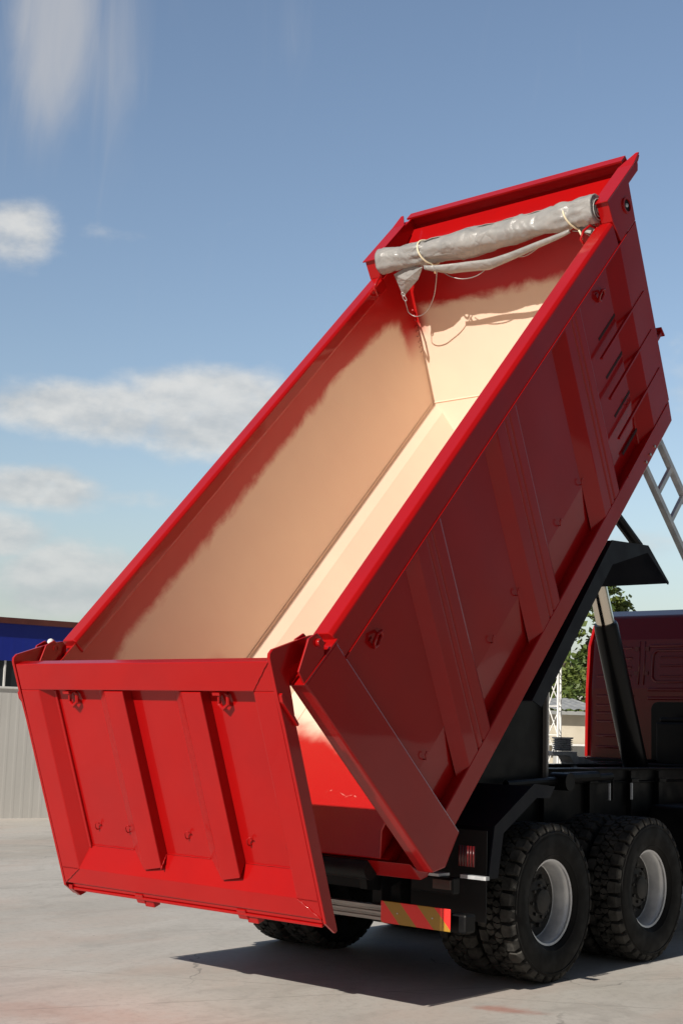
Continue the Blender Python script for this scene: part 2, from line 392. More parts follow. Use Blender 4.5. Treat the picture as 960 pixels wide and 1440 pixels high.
def shed():
    cream = mat('cream_render', (.55, .50, .40), .8, fn=vary((.5, .45, .36), (.6, .55, .45), 2., .75, .9))
    ochre = mat('ochre_panel', (.50, .36, .19), .8)
    roofm = mat('corrugated_grey_roof', (.30, .31, .31), .6, fn=vary((.24, .25, .25), (.36, .37, .37), 4., .5, .7))
    yel = mat('yellow_sign', (.75, .45, .03), .5)
    p0 = polar(31.6, 31)
    root = empty('site_shed', p0, (0, 0, R(31.6 - 90 + 12)))
    tag(root, 'small cream shed with grey corrugated roof behind the mast', 'shed')
    # local x runs to the right in the picture, y away
    MB().box(-3, .66, 0, 2.6, 0, 2.12).build('wall', cream, root)
    MB().box(-3, -.55, -.02, -.002, 0, 1.42).build('wall_panel', ochre, root)
    rf = MB()
    pts = []
    n = 60
    for i in range(n + 1):
        x = -3.2 + i*(4.05/n); z = 2.30 + .02*math.sin(i*2.1)
        pts.append((x, z))
    v = []
    for (x, z) in pts: v += [(x, -.35, z - .06), (x, 2.9, z + .25)]
    rf.add(v, [(2*i, 2*i + 2, 2*i + 3, 2*i + 1) for i in range(n)]); rf.box(-3.2, .85, -.3, -.2, 2.12, 2.20)
    rf.build('roof', roofm, root)
    MB().box(-.2, .58, -.05, -.022, 0.2, 1.5).build('door', mat('grey_shed_door', (.42, .43, .42), .6), root)
    MB().box(.12, .30, -.09, -.052, 1.02, 1.18).build('window', M['black'], root)
    MB().box(-.04, .16, -.09, -.052, .62, .82).build('notice_panel', yel, root)
    MB().box(-3.2, .70, -.34, -.02, 1.46, 1.50).build('awning', M['white'], root)
shed()

leafm = mat('tree_leaves', (.06, .11, .02), .6, fn=vary((.045, .085, .016), (.15, .19, .035), 1.1, .5, .7))
bark = mat('bark', (.12, .09, .065), .9, fn=vary((.09, .07, .05), (.16, .13, .1), 6., .8, .95))
def tree(az, d, h, rad, zc, label, n=5200, dense=.55, name='leafy_tree', size=.11):
    x0, y0, _ = polar(az, d)
    root = empty(name, (x0, y0, 0)); tag(root, label, 'tree')
    rnd = random.Random(int(az*97 + h*13))
    t = MB(); t.tube([(0, 0, 0), (.1, .05, h*.25), (-.05, 0, h*.5), (.08, .06, h*.72)], [h*.028, h*.022, h*.016, h*.008], 9)
    clumps = []
    for i in range(int(46*dense + 20)):
        while True:
            q = Vector((rnd.uniform(-1, 1), rnd.uniform(-1, 1), rnd.uniform(-1, 1)))
            if q.length < 1: break
        q = q.normalized()*(q.length**.6)
        c = Vector((q.x*rad, q.y*rad, zc + q.z*(h - zc)*.95))
        clumps.append((c, rnd.uniform(.28, .62)*rad*.42))
        if i % 2 == 0:
            b0 = Vector((0, 0, h*rnd.uniform(.2, .6))); mid = (b0 + c)/2 + Vector((0, 0, .15))
            t.tube([b0, mid, c], [h*.010, h*.006, h*.002], 5)
    t.build('trunk', bark, root, smooth=True)
    L = MB()
    for i in range(n):
        c, r_ = rnd.choice(clumps)
        q = Vector((rnd.gauss(0, .5), rnd.gauss(0, .5), rnd.gauss(0, .42)))*r_ + c
        if q.z < .3: q.z = .3 + rnd.random()*.4
        a = Vector((rnd.uniform(-1, 1), rnd.uniform(-1, 1), rnd.uniform(-.6, .6))).normalized()
        b = a.orthogonal().normalized()
        b = (b*math.cos(rnd.random()*6.28) + a.cross(b)*math.sin(rnd.random()*6.28))
        s1 = size*rnd.uniform(.6, 1.25)
        L.add([q - a*s1, q + b*s1*.5 - a*s1*.1, q + a*s1, q - b*s1*.5 + a*s1*.1], [(0, 1, 2, 3)])
    L.build('crown', leafm, root, recalc=False)
tree(31.6, 47, 9.6, 2.0, 5.4, 'tall airy tree with yellow green leaves left of the truck cab', 9000, .6, size=.13)
tree(30.8, 43, 3.9, 2.6, 2.3, 'low dark bushy tree behind the cream shed', 9000, .9, name='bushy_tree', size=.10)

# ------------------------------------------------------------------ the dump truck
truck = empty('dump_truck', (0, 0, 0))
tag(truck, 'red tipper truck with its body raised and tailgate hanging open', 'dump truck')
TH = R(47.0941)
red = M['red']

# ---- raised body; local x runs along its floor to the front, z up from its floor
def side_panel(sgn):
    """outer skin with its lower chamfer, one side; y mirrored by sgn"""
    Y = lambda y: sgn*y
    mb = MB()
    def q(pts_):  # closed outline (y, z) extruded along u with a slanted front
        n = len(pts_); v = []
        for (y, z) in pts_: v.append((.02, Y(y), z))
        for (y, z) in pts_: v.append((4.80 + .47*z, Y(y), z))
        mb.add(v, [tuple(range(n)), tuple(range(2*n - 1, n - 1, -1))] + [(i, n + i, n + (i + 1) % n, (i + 1) % n) for i in range(n)])
    q([(-1.19, 1.52), (-1.19, .47), (-1.165, .13), (-1.13, .13), (-1.16, .47), (-1.16, 1.52)])
    return mb
def slant(mb, prof, y0, y1, u_of, w0, w1, sgn):
    """vertical member leaning forward: profile (u offset, y) from w0 to w1"""
    n = len(prof); v = []
    for w_ in (w0, w1):
        for (du, y) in prof: v.append((u_of(w_) + du, sgn*y, w_))
    mb.add(v, [tuple(range(n - 1, -1, -1)), tuple(range(n, 2*n))] + [(i, (i + 1) % n, n + (i + 1) % n, n + i) for i in range(n)])

B = MB()
for sg in (1, -1):
    t_ = side_panel(sg); B.add(t_.v, t_.f)
bodyo = B.build('cargo_body', red, truck, bevel=.004)
bodyo.location = (-1.3952, 0, .8374); bodyo.rotation_euler = (0, -TH, 0)
body = bodyo

# inner tub (floor, chamfers, side walls, front wall)
inner = MB()
ZI = .05
def tub(y_w, w_f, y_f):
    # rows: (y, w) profile from left rail to right rail
    return [(y_w, 1.68), (y_w, .42), (y_w - .085, .33), (y_f, ZI), (-y_f, ZI), (-(y_w - .085), .33), (-y_w, .42), (-y_w, 1.68)]
prof = tub(1.115, .42, .86)
def front_u(w_): return (4.93 + (w_ - .40)*.483) if w_ > .40 else 4.93 - (.40 - w_)*.55
ws_extra = [1.68, .42, .30, ZI, ZI, .30, .42, 1.68]
v = [(.01, y, z) for y, z in prof] + [(front_u(z), y, z) for y, z in prof]
n = len(prof)
inner.add(v, [(i, i + 1, n + i + 1, n + i) for i in range(n - 1)])
# front wall in two facets: chamfer below the crease and slanted sheet above
yb = 1.115
fv = [(front_u(1.68), yb, 1.68), (front_u(1.68), -yb, 1.68), (front_u(.42), -yb, .42), (front_u(.42), yb, .42), (front_u(.33), 1.03, .33), (front_u(.33), -1.03, .33), (front_u(ZI), .86, ZI), (front_u(ZI), -.86, ZI)]
inner.add(fv, [(0, 1, 2, 3), (3, 2, 5, 4), (4, 5, 7, 6)])
lin = inner.build('liner', M['liner'], body, recalc=False)
md = lin.modifiers.new('solid', 'SOLIDIFY'); md.thickness = .008; md.offset = 0
# crease weld and wall seams
sm = MB()
sm.tube([(front_u(.42) - .004, yb, .425), (front_u(.42) - .004, -yb, .425)], .007, 6)
for yy in (.62, ):
    sm.box(.4, 4.75, yy - .004, yy + .004, ZI + .004, ZI + .008)
    sm.box(.4, 4.75, -yy - .004, -yy + .004, ZI + .004, ZI + .008)
sm.box(.3, 4.9, 1.103, 1.1105, .425, .432)
sm.build('weld_seam', M['liner'], body)
for i in range(9):
    cw = MB(); w_ = .86 + i*.045; cw.tube([(front_u(w_) - .02, 1.108, w_), (front_u(w_) - .035, 1.104, w_ + .018)], .008, 5); cw.build('weld_bead', M['liner'], body)

# underside, front sheet, cross members
ub = MB()
ub.box(.02, 4.55, -.92, .92, -.03, .035)
ub.add([(.02, 0, 0)], [])
fs = [(4.60, -.03), (4.80, -.03), (5.62, 1.72), (5.50, 1.72)]
ub.prism_y([(4.82, .0), (4.86, .0), (5.66, 1.70), (5.62, 1.70)], -1.13, 1.13)
ub.build('floor_underside', red, body)
for i in range(12): cm = MB(); cm.box(.45 + i*.37, .53 + i*.37, -.93, .93, -.12, -.032); cm.build('cross_member', red, body)
for s_ in (1, -1): lb = MB(); lb.box(.2, 4.7, s_*.46 - .07, s_*.46 + .07, -.30, -.122); lb.build('longitudinal_beam', M['black'], body)
# rear sill under the floor edge
rs = MB(); rs.prism_y([(.0, .035), (.0, -.12), (.06, -.16), (.25, -.16), (.25, -.035), (.018, -.035)], -1.1, 1.1)
rs.build('rear_sill', red, body, bevel=.006)

for sg in (-1, 1):
    a = min(sg*1.06, sg*1.25); b_ = max(sg*1.06, sg*1.25)
    # top rail: box with its lower outer lip
    rl = MB()
    y_in, y_out = 1.095, 1.25
    pr = [(y_out, 1.515), (y_out, 1.685), (y_out - .022, 1.707), (y_in + .02, 1.707), (y_in - .0, 1.69), (y_in, 1.60), (1.128, 1.575), (1.128, 1.515)]
    n = len(pr)
    v = [(.33, sg*y, z) for y, z in pr] + [(5.125 + (z - 1.7)*.25, sg*y, z) for y, z in pr]
    rl.add(v, [tuple(range(n)), tuple(range(2*n - 1, n - 1, -1))] + [(i, n + i, n + (i + 1) % n, (i + 1) % n) for i in range(n)])
    rl.build('top_rail', red, body, bevel=.007)
    lp = MB(); lp.box(.33, 5.30, min(sg*1.236, sg*1.2565), max(sg*1.236, sg*1.2565), 1.503, 1.516); lp.build('rail_lip', red, body)
    # sill along the bottom
    sl = MB(); sl.prism_y([(.33, 0), (4.75, 0), (4.83, .15), (.33, .15)], min(sg*.93, sg*1.25), max(sg*.93, sg*1.25)); sl.build('bottom_sill', red, body, bevel=.008)
    # rear corner post
    ps = MB(); ps.prism_y([(-.01, -.02), (.10, -.10), (.36, -.06), (.33, 1.64), (-.04, 1.655)], min(sg*1.13, sg*1.255), max(sg*1.13, sg*1.255))
    ps.build('corner_post', red, body, bevel=.012)
    # slanted ribs with folded grooves
    k_ = .42
    for u0, cf, wd in ((1.20, .10, .46), (2.45, .13, .48), (3.70, .17, .50)):
        D = 1.19; O = 1.25; g0 = .5*(cf + wd)
        pf = [(0, D), (cf - .01, O - .003), (cf, O), (g0 - .05, O), (g0 - .043, O - .012), (g0 - .028, O - .012), (g0 - .021, O), (g0 + .021, O), (g0 + .028, O - .012), (g0 + .043, O - .012), (g0 + .05, O), (wd - .03, O), (wd, O - .012), (wd + .01, D)]
        rb = MB(); slant(rb, pf, 0, 0, lambda w_, u0=u0: u0 + k_*(w_ - 1.49) + .0, .149, 1.513, sg)
        rb.build('side_rib', red, body, bevel=.003)
    # front column with the wing on top
    fc = MB(); slant(fc, [(0, 1.19), (.22, 1.25), (.605, 1.25), (.605, 1.12), (.0, 1.12)], 0, 0, lambda w_: 4.865 + .47*(w_ - 1.49), .149, 1.513, sg)
    fc.build('front_column', red, body, bevel=.006)
    wg = MB()
    poly = [(5.135, 1.515), (5.135, 1.705), (5.185, 1.862), (5.80, 1.862), (5.895, 1.855), (5.875, 1.82), (5.835, 1.785), (5.615, 1.785), (5.48, 1.515)]
    wg.prism_y(poly, min(sg*1.129, sg*1.25), max(sg*1.129, sg*1.25))
    wg.prism_y([(5.79, 1.8625), (5.955, 1.875), (5.965, 1.86), (5.90, 1.835)], min(sg*1.225, sg*1.248), max(sg*1.225, sg*1.248))
    wg.prism_y([(5.49, 1.58), (5.20, 1.58), (5.22, 1.855), (5.955, 1.855), (5.955, 1.745), (5.80, 1.71)], min(sg*1.1285, sg*1.15), max(sg*1.1285, sg*1.15))
    wo = wg.build('front_wing', red, body, bevel=.006)
    fl = MB(); fl.prism_y([(5.165, 1.863), (5.165, 1.875), (5.78, 1.875), (5.78, 1.863)], min(sg*1.12, sg*1.262), max(sg*1.12, sg*1.262))
    fl.hexa([(5.78, sg*1.262, 1.863), (5.78, sg*1.12, 1.863), (5.965, sg*1.222, 1.876), (5.965, sg*1.25, 1.876), (5.78, sg*1.262, 1.875), (5.78, sg*1.12, 1.875), (5.965, sg*1.222, 1.892), (5.965, sg*1.25, 1.892)]); fl.build('wing_flange', red, wo, bevel=.003)
    # louvre ledges between last rib and front column, and dark strips painted as slot shade
    for (u1, w_) in ((4.17, 1.03), (4.04, .735), (3.92, .435), (3.80, .145)):
        lv = MB(); lv.prism_y([(u1, w_ - .007), (u1 + .98, w_ - .007), (u1 + .98, w_ + .007), (u1, w_ + .007)], min(sg*1.232, sg*1.257), max(sg*1.232, sg*1.257))
        lv.build('ledge', red, body)
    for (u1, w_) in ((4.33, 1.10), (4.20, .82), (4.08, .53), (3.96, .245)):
        st_ = MB(); st_.prism_y([(u1, w_), (u1 + .42, w_), (u1 + .42, w_ + .022), (u1, w_ + .022)], min(sg*1.1885, sg*1.1925), max(sg*1.1885, sg*1.1925)); st_.build('louvre_slot_shade', M['slot_shade'], body)
    # rope hooks and lifting eyes
    hk = []
    for (u_, w_) in ((3.26, .52), (2.80, .50), (2.01, .52), (1.55, .50), (.48, .50), (4.30, .52)):
        h_ = MB(); y0 = 1.187
        h_.tube([(u_, sg*y0, w_ - .02), (u_, sg*(y0 + .022), w_ - .02), (u_ - .003, sg*(y0 + .03), w_ - .005), (u_ + .005, sg*(y0 + .03), w_ + .015), (u_ + .028, sg*(y0 + .03), w_ + .02), (u_ + .038, sg*(y0 + .03), w_ + .004)], .0042, 6)
        h_.build('rope_hook', red, body, smooth=True)
    for (u_, w_) in ((.66, 1.36), (4.60, 1.36)):
        e_ = MB(); c = Vector((u_, sg*1.21, w_ - .01)); pts_ = []
        for j in range(6):
            t_ = math.pi*2*j/6 + .5; pts_.append(c + Vector((.060*math.cos(t_), .0 + sg*.02*math.sin(t_), .042*math.sin(t_))))
        e_.tube(pts_, .011, 8, closed=True); e_.box(u_ - .06, u_ - .02, min(sg*1.15, sg*1.2), max(sg*1.15, sg*1.2), w_ - .03, w_ + .03)
        e_.build('lifting_eye', red, body, smooth='auto')
    # round lamp hole in the wing column
    rg = MB(); cx, cz = 5.435, 1.68
    rg.lathe_y([(.052, sg*1.2505), (.068, sg*1.2505), (.066, sg*1.262), (.052, sg*1.262), (.050, sg*1.2505)], cx, cz, 28); ro = rg.build('lamp_ring', red, wo, smooth='auto')
    rh = MB(); rh.lathe_y([(.0, sg*1.2515), (.051, sg*1.2515)], cx, cz, 24); rh.build('lamp_recess', M['black'], wo)
    rk = MB(); rk.lathe_y([(.0, sg*1.262), (.014, sg*1.26), (.018, sg*1.252)], cx, cz, 12); rk.build('lamp_bolt', M['steel'], wo, smooth=True)
    # handle loop on the inside of the rail near the front
    lo = MB(); lo.tube([(5.10, sg*1.10, 1.70), (5.08, sg*1.08, 1.74), (4.99, sg*1.06, 1.745), (4.90, sg*1.06, 1.72), (4.90, sg*1.07, 1.65), (4.97, sg*1.10, 1.62)], .011, 8); lo.build('handle_loop', red, body, smooth=True)
    # hinge bracket on top of the corner post
    br = MB()
    pp = [(-.05, 1.665), (-.035, 1.75), (.16, 1.825), (.235, 1.80), (.245, 1.72), (.19, 1.665)]
    br.prism_y(pp, min(sg*1.247, sg*1.262), max(sg*1.247, sg*1.262)); br.prism_y(pp, min(sg*1.145, sg*1.16), max(sg*1.145, sg*1.16))
    br.prism_y([(-.055, 1.657), (.34, 1.645), (.34, 1.657), (-.055, 1.67)], min(sg*1.12, sg*1.266), max(sg*1.12, sg*1.266))
    bo = br.build('hinge_bracket', red, body, bevel=.004)
    pn = MB(); pn.lathe_y([(0, sg*1.285), (.020, sg*1.285), (.024, sg*1.278), (.024, sg*1.262), (.036, sg*1.2635), (.036, sg*1.262), (.02, sg*1.26), (.02, sg*1.14)], .20, 1.755, 20); pn.build('hinge_pin', red, bo, smooth='auto')
    if sg > 0:
        cpn = MB(); cpn.lathe_y([(0, 1.300), (.013, 1.296), (.022, 1.284), (.025, 1.272), (.020, 1.255), (.0, 1.25)], .275, 1.748, 16); cpn.build('pin_cap', M['white'], bo, smooth=True)

# header above the front wall
hd = MB()
hd.prism_y([(5.48, 1.655), (5.945, 1.772), (5.95, 1.760), (5.49, 1.64)], -1.128, 1.128)
hd.prism_y([(5.946, 1.762), (5.946, 1.876), (5.958, 1.876), (5.958, 1.762)], -1.128, 1.128)
hd.prism_y([(5.865, 1.877), (5.958, 1.877), (5.958, 1.894), (5.865, 1.894)], -1.128, 1.128)
hd.build('header_board', red, body)
# steel arm sticking out at the front and underside plate
ar = MB(); ar.box(5.24, 5.62, -1.0, -.96, .355, .385); ar.prism_y([(5.60, .33), (5.60, .42), (5.615, .42), (5.615, .33)], -1.01, -.93)
ao = ar.build('support_arm', red, body, bevel=.003)
# access ladder under the front right corner
lad = MB()
for u_ in (4.19, 4.55): lad.box(u_ - .022, u_ + .022, -1.20, -1.15, -1.70, .0)
lo_ = lad.build('ladder', M['steel'], body)
for i in range(5):
    z_ = -.02 - i*.3
    MB().box(4.212, 4.528, -1.19, -1.16, z_ - .04, z_).build('rung', M['steel'], lo_)
for u_ in (4.12, 4.22, 4.33): bp = MB(); bp.lathe_y([(0, -1.262), (.012, -1.262), (.012, -1.25)], u_, .045, 8); bp.build('bolt', M['chrome'], body)

# black mudguards that tip with the body
for sg in (-1, 1):
    fm = MB(); yo, yi = 1.2, .58
    P_ = [(1.61, -.13), (3.30, -.085), (3.71, -.49), (3.75, -.92)]
    th = .012
    for (a, b_) in zip(P_[:-1], P_[1:]):
        dx, dz = b_[0] - a[0], b_[1] - a[1]; l_ = math.hypot(dx, dz); nx, nz = dz/l_*th, -dx/l_*th
        fm.prism_y([a, b_, (b_[0] + nx, b_[1] + nz), (a[0] + nx, a[1] + nz)], min(sg*yo, sg*yi), max(sg*yo, sg*yi))
    lip = [(1.61, -.13), (3.30, -.083), (3.712, -.488), (3.754, -.92), (3.735, -.93), (3.66, -.52), (2.96 + .2, -.215), (1.66, -.25)]
    fm.prism_y(lip, min(sg*yo, sg*(yo + .012)), max(sg*yo, sg*(yo + .012)))
    fo = fm.build('tipping_mudguard', M['navy'], body)
    hb = MB()
    for (u_, w_) in ((3.62, -.52), (3.665, -.525)): hb.lathe_y([(0, sg*.9), (.012, sg*.9)], u_, w_, 8)
    bx = MB(); bx.box(2.0, 3.2, min(sg*.55, sg*.60), max(sg*.55, sg*.60), -.30, -.10); bx.build('mudguard_bracket', M['black'], fo)

# front bar seen between body and mudguard
MB().tube([(3.85, -.9, -.0), (4.03, -.9, -.74)], .045, 10).build('lift_bar', M['black'], body)

# ---- tailgate; local x forwards (into the truck), z up along the gate
GT = Vector((-2.8543, 0, 2.0550)); GA = math.atan2(.343, .939)
gate = empty('tailgate', GT, (0, -GA, 0), truck)
pn_ = MB(); pn_.box(.078, .090, -1.16, 1.16, -1.56, -.01); gate_panel = pn_.build('gate_panel', red, gate)
fr = MB()
fr.prism_y([(0, 0), (0, -.178), (.025, -.185), (.078, -.185), (.078, 0)], -1.165, 1.165)        # top
fr.build('gate_top_beam', red, gate, bevel=.006)
sb = MB()
def vert(mb, yo, yi, bev, z0, z1):
    pts_ = [(0, yo), (0, yi), (.078, yi - (bev if yi > 0 else -bev)), (.078, yo)]
    v = [(x, y, z0) for x, y in pts_] + [(x, y, z1) for x, y in pts_]
    mb.add(v, [(0, 1, 2, 3), (7, 6, 5, 4), (0, 4, 5, 1), (1, 5, 6, 2), (2, 6, 7, 3), (3, 7, 4, 0)])
vert(sb, 1.165, .98, .085, -1.445, -.179); sb.box(.0785, .0595, .88, .9, -1.3, -.2)
sb.build('gate_side_beam', red, gate, bevel=.005)
sb = MB(); vert(sb, -1.165, -1.0, .0, -1.445, -.179); sb.build('gate_side_beam', red, gate, bevel=.005)
bb = MB(); bb.prism_y([(0, -1.432), (0, -1.548), (.078, -1.548), (.078, -1.285)], -1.165, 1.165)
bb.build('gate_bottom_beam', red, gate, bevel=.006)
for (yl, yr, yf) in ((.315, .145, .46), (-.395, -.555, -.255)):
    rb = MB(); z0, z1 = -1.385, -.187
    v = [(.078, yf, -1.285), (.004, yl, z0), (.004, yr, z0 + .03), (.078, yr, -1.285), (.078, yf, z1), (.004, yl, z1), (.004, yr, z1), (.078, yr, z1)]
    rb.hexa(v); rb.build('gate_rib', red, gate, bevel=.005)
for (a, b_) in (((-.002, -1.165, -.0), (-.002, -1.0, -.179)), ((-.002, -1.165, -1.548), (-.002, -1.0, -1.432)), ((-.002, 1.165, -1.548), (-.002, .98, -1.432)), ((.076, .88, -1.286), (.076, .46, -1.286)), ((.076, .14, -1.286), (.076, -.255, -1.286)), ((.076, -.56, -1.286), (.076, -1.0, -1.286)), ((.0, -1.0, -1.434), (.074, -1.0, -1.29)), ((.0, .145, -1.36), (.074, .145, -1.29))):
    wl = MB(); A_, B_ = Vector(a), Vector(b_); rnd_ = random.Random(4)
    wl.tube([A_.lerp(B_, q/14) + Vector((0, rnd_.uniform(-.002, .002), rnd_.uniform(-.002, .002))) for q in range(15)], [rnd_.uniform(.0035, .006) for q in range(15)], 6); wl.build('weld_line', red, gate, smooth=True)
# bottom channel lines and lugs
bc = MB(); bc.box(.012, .085, -1.15, 1.10, -1.578, -1.549); bc.box(.004, .095, -1.15, 1.10, -1.60, -1.582); bc.build('gate_bottom_channel', red, gate, bevel=.004)
bl = MB(); bl.prism_y([(-.002, -1.56), (.10, -1.60), (.10, -1.66), (.05, -1.66), (-.004, -1.59)], 1.10, 1.135); bl.build('corner_lug', red, gate, bevel=.003)
for y_ in (.37, -.56):
    lg = MB(); lg.box(.02, .075, y_ - .055, y_ + .035, -1.65, -1.603); lg.prism_y([(.0, -1.56), (.012, -1.56), (.03, -1.63), (.015, -1.63)], y_ + .02, y_ + .10)
    lg.build('latch_lug', red, gate, bevel=.006)
for y_ in (.70, -.69):
    e_ = MB(); c = Vector((.052, y_, -.248)); pts_ = []
    for j in range(6):
        t_ = math.pi*2*j/6 + math.pi/6; pts_.append(c + Vector((.012*math.sin(t_), .042*math.cos(t_), .050*math.sin(t_))))
    e_.tube(pts_, .013, 8, closed=True); e_.box(-.0, .077, y_ - .03, y_ + .03, -.205, -.189)
    e_.build('lifting_ring', red, gate, smooth='auto')
for i, y_ in enumerate((.775, .47, -.09, -.63, -.95)):
    h_ = MB(); z_ = -1.13
    h_.tube([(.08, y_ - .01, z_ - .035), (.062, y_, z_ - .035), (.052, y_, z_ - .018), (.050, y_ - .005, z_ + .008), (.054, y_ - .024, z_ + .02), (.060, y_ - .040, z_ + .01)], .0045, 6)
    h_.build('gate_hook', red, gate, smooth=True)
# side plates with hinge arms
arm = [(-.006, -.20), (-.006, .020), (.004, .044), (.035, .060), (.318, .050), (.37, .046), (.425, .034), (.448, -.005), (.435, -.045), (.39, -.062), (.22, -.074), (.16, -.078), (.128, -.094), (.112, -.14), (.107, -.268), (.094, -.410), (.088, -.96), (.082, -1.648), (.06, -1.655), (.0, -1.57), (.0, -.38)]
for sg in (-1, 1):
    pl = MB(); pl.prism_y(arm, min(sg*1.168, sg*1.19), max(sg*1.168, sg*1.19)); po = pl.build('hinge_arm', red, gate, bevel=.003)
    st = MB(); st.prism_y([(.0, -.20), (.012, -.19), (.095, -.40), (.083, -.41), (.0, -.24)], min(sg*1.191, sg*1.215), max(sg*1.191, sg*1.215)); st.build('arm_gusset', red, po, bevel=.002)
    pb = MB(); pb.lathe_y([(0, sg*1.20), (.035, sg*1.20), (.035, sg*1.191)], .411, -.010, 16); pb.build('pin_boss', red, po)

# ---- wheels
def make_tyre():
    mb = MB(); W_ = .150
    half = [(.290, .112), (.300, .128), (.330, .150), (.39, .158), (.45, .156), (.488, .146), (.500, .138), (.507, .118), (.508, 0)]
    prof = [(r, -y) for r, y in half] + [(r, y) for r, y in reversed(half[:-1])]
    mb.lathe_y(prof, 0, 0, 72)
    # raised rings on the side wall
    for s_ in (1, -1):
        mb.lathe_y([(.468, s_*.1515), (.472, s_*.1555), (.478, s_*.154), (.482, s_*.148)], 0, 0, 72)
        mb.lathe_y([(.318, s_*.142), (.322, s_*.149), (.328, s_*.151), (.332, s_*.1495)], 0, 0, 72)
    NB = 32
    rr = random.Random(3)
    def block(t0, yc, pts_, r0=.505, r1=.540, mi=1):
        n = len(pts_); v = []
        for (r, sc) in ((r0, 1.06), (r1, 1.)):
            for (a, y) in pts_:
                t = t0 + a*sc/.53
                yy = yc + y*sc; rl = r - (max(0, abs(yy) - .105)*.16 if r > .53 else 0)
                v.append((rl*math.cos(t), yy, rl*math.sin(t)))
        mb.add(v, [tuple(range(n, 2*n))] + [(i, (i + 1) % n, n + (i + 1) % n, n + i) for i in range(n)], mi)
    step = 2*math.pi/NB; p_ = .53*step
    for i in range(NB):
        t = i*step
        for s_ in (1, -1):
            # centre hexagonal blocks cut by a bent sipe
            tc_ = t + (0 if s_ > 0 else step/2)
            a = p_*.42
            block(tc_, s_*.030, [(-a*.55, -.028), (-a*.12, -.028), (-a*.0, 0), (-a*.2, .027), (-a*.55, .027), (-a, .002)])
            block(tc_, s_*.030, [(a*.05, -.028), (a*.55, -.028), (a, .0), (a*.55, .027), (-a*.02, .027), (a*.18, 0)])
            # shoulder blocks wrapping on the side wall
            ts = tc_ + step/2
            q = s_
            sh = [(-p_*.40, .070), (-p_*.16, .060), (p_*.16, .060), (p_*.40, .070), (p_*.36, .128), (-p_*.36, .128)]
            if q < 0: sh = [(a_, -y_) for a_, y_ in reversed(sh)]
            block(ts, 0, sh)
            n0 = len(mb.v)
            v = []
            for (r, y) in ((.536, .127), (.508, .146), (.497, .150)):
                for da in (-p_*.36, p_*.36):
                    tt = ts + da/.53*(1 if r > .51 else .8); v.append((r*math.cos(tt), q*y, r*math.sin(tt)))
            for (r, y) in ((.502, .116), (.490, .136), (.486, .145)):
                for da in (-p_*.38, p_*.38):
                    tt = ts + da/.53; v.append((r*math.cos(tt), q*y, r*math.sin(tt)))
            mb.add(v, [(0, 1, 3, 2), (2, 3, 5, 4), (0, 2, 8, 6), (2, 4, 10, 8), (1, 7, 9, 3), (3, 9, 11, 5), (4, 5, 11, 10)], 1)
    return mb
def wheel(outer=True):
    """right-hand wheel whose outer face looks to -y"""
    s_ = -1
    if outer:
        prof = [(.278, .112), (.300, .118), (.302, .108), (.296, .098), (.285, .094), (.276, .085), (.270, .060), (.262, .030), (.257, -.02), (.240, -.030), (.20, -.032), (.165, -.032)]
    else:
        prof = [(.278, .112), (.300, .118), (.302, .108), (.296, .098), (.285, .094), (.270, .06), (.262, -.05), (.276, -.10), (.300, -.118)]
    rim = MB(); rim.lathe_y([(r, s_*y) for r, y in prof], 0, 0, 64)
    ro = rim.build('wheel', M['silver'], truck, smooth='auto')
    ty = make_tyre().build('tyre', [M['rubber'], M['tread']], ro, smooth='auto')
    if outer:
        hb = MB(); hb.lathe_y([(.250, .020), (.235, .027), (.20, .027), (.19, .018), (.160, .012), (.150, -.0), (.145, -.02), (.125, -.03), (.088, -.036), (.082, -.062), (.06, -.070), (0, -.070)], 0, 0, 40)
        for j in range(10):
            a = j*math.pi/5; hb.lathe_y([(0, -.012), (.015, -.012), (.015, .02)], .175*math.cos(a), .175*math.sin(a), 8)
        for j in range(8):
            a = j*math.pi/4 + .2; hb.lathe_y([(0, -.05), (.012, -.05), (.012, -.03)], .108*math.cos(a), .108*math.sin(a), 8)
        hb.build('hub', M['hub'], ro, smooth='auto')
    return ro
TR = .54; AX = 1.4153
w_out = wheel(True); w_in = wheel(False)
def place(o, x, y, flip=False, spin=0.):
    o.location = (x, y, TR); o.rotation_euler = (0, spin, math.pi if flip else 0)
yo_ = -1.241 + .118; yi_ = yo_ + .345
first = True
for i, x in enumerate((0., AX)):
    for sg in (1, -1):
        o = w_out if (i == 0 and sg == 1) else copy_tree(w_out, truck); place(o, x, yo_*sg, sg < 0, .37*i + .1)
        o = w_in if (i == 0 and sg == 1) else copy_tree(w_in, truck); place(o, x, yi_*sg, sg < 0, .8*i + .25)
for sg in (1, -1):
    o = copy_tree(w_out, truck); place(o, 5.05, -1.06*sg, sg < 0, .6)

# ---- chassis
blk = M['black']
ch = MB()
for sg in (1, -1):
    a, b_ = sorted((sg*.39, sg*.47))
    ch.prism_y([(-1.25, 1.0), (6.6, 1.0), (6.6, 1.30), (-.95, 1.30)], a, b_); ch.box(-.72, 6.6, a - .03, b_ + .03, 1.301, 1.312); ch.box(-1.2, 6.6, a - .03, b_ + .03, .988, .999)
for x in (-1.0, .35, 1.05, 2.2, 3.4, 4.4): ch.box(x, x + .12, -.389, .389, 1.02, 1.28)
cho = ch.build('chassis_frame', blk, truck, bevel=.004)
sf = MB()
for sg in (1, -1):
    a, b_ = sorted((sg*.40, sg*.48)); sf.prism_y([(-.92, 1.22), (-.80, 1.22), (-.75, 1.315), (4.3, 1.315), (4.3, 1.41), (-.78, 1.41)], a, b_); sf.box(1.0, 4.2, a - .05, b_ + .05, 1.411, 1.424)
sf.build('subframe', blk, truck, bevel=.004)
pv = MB()
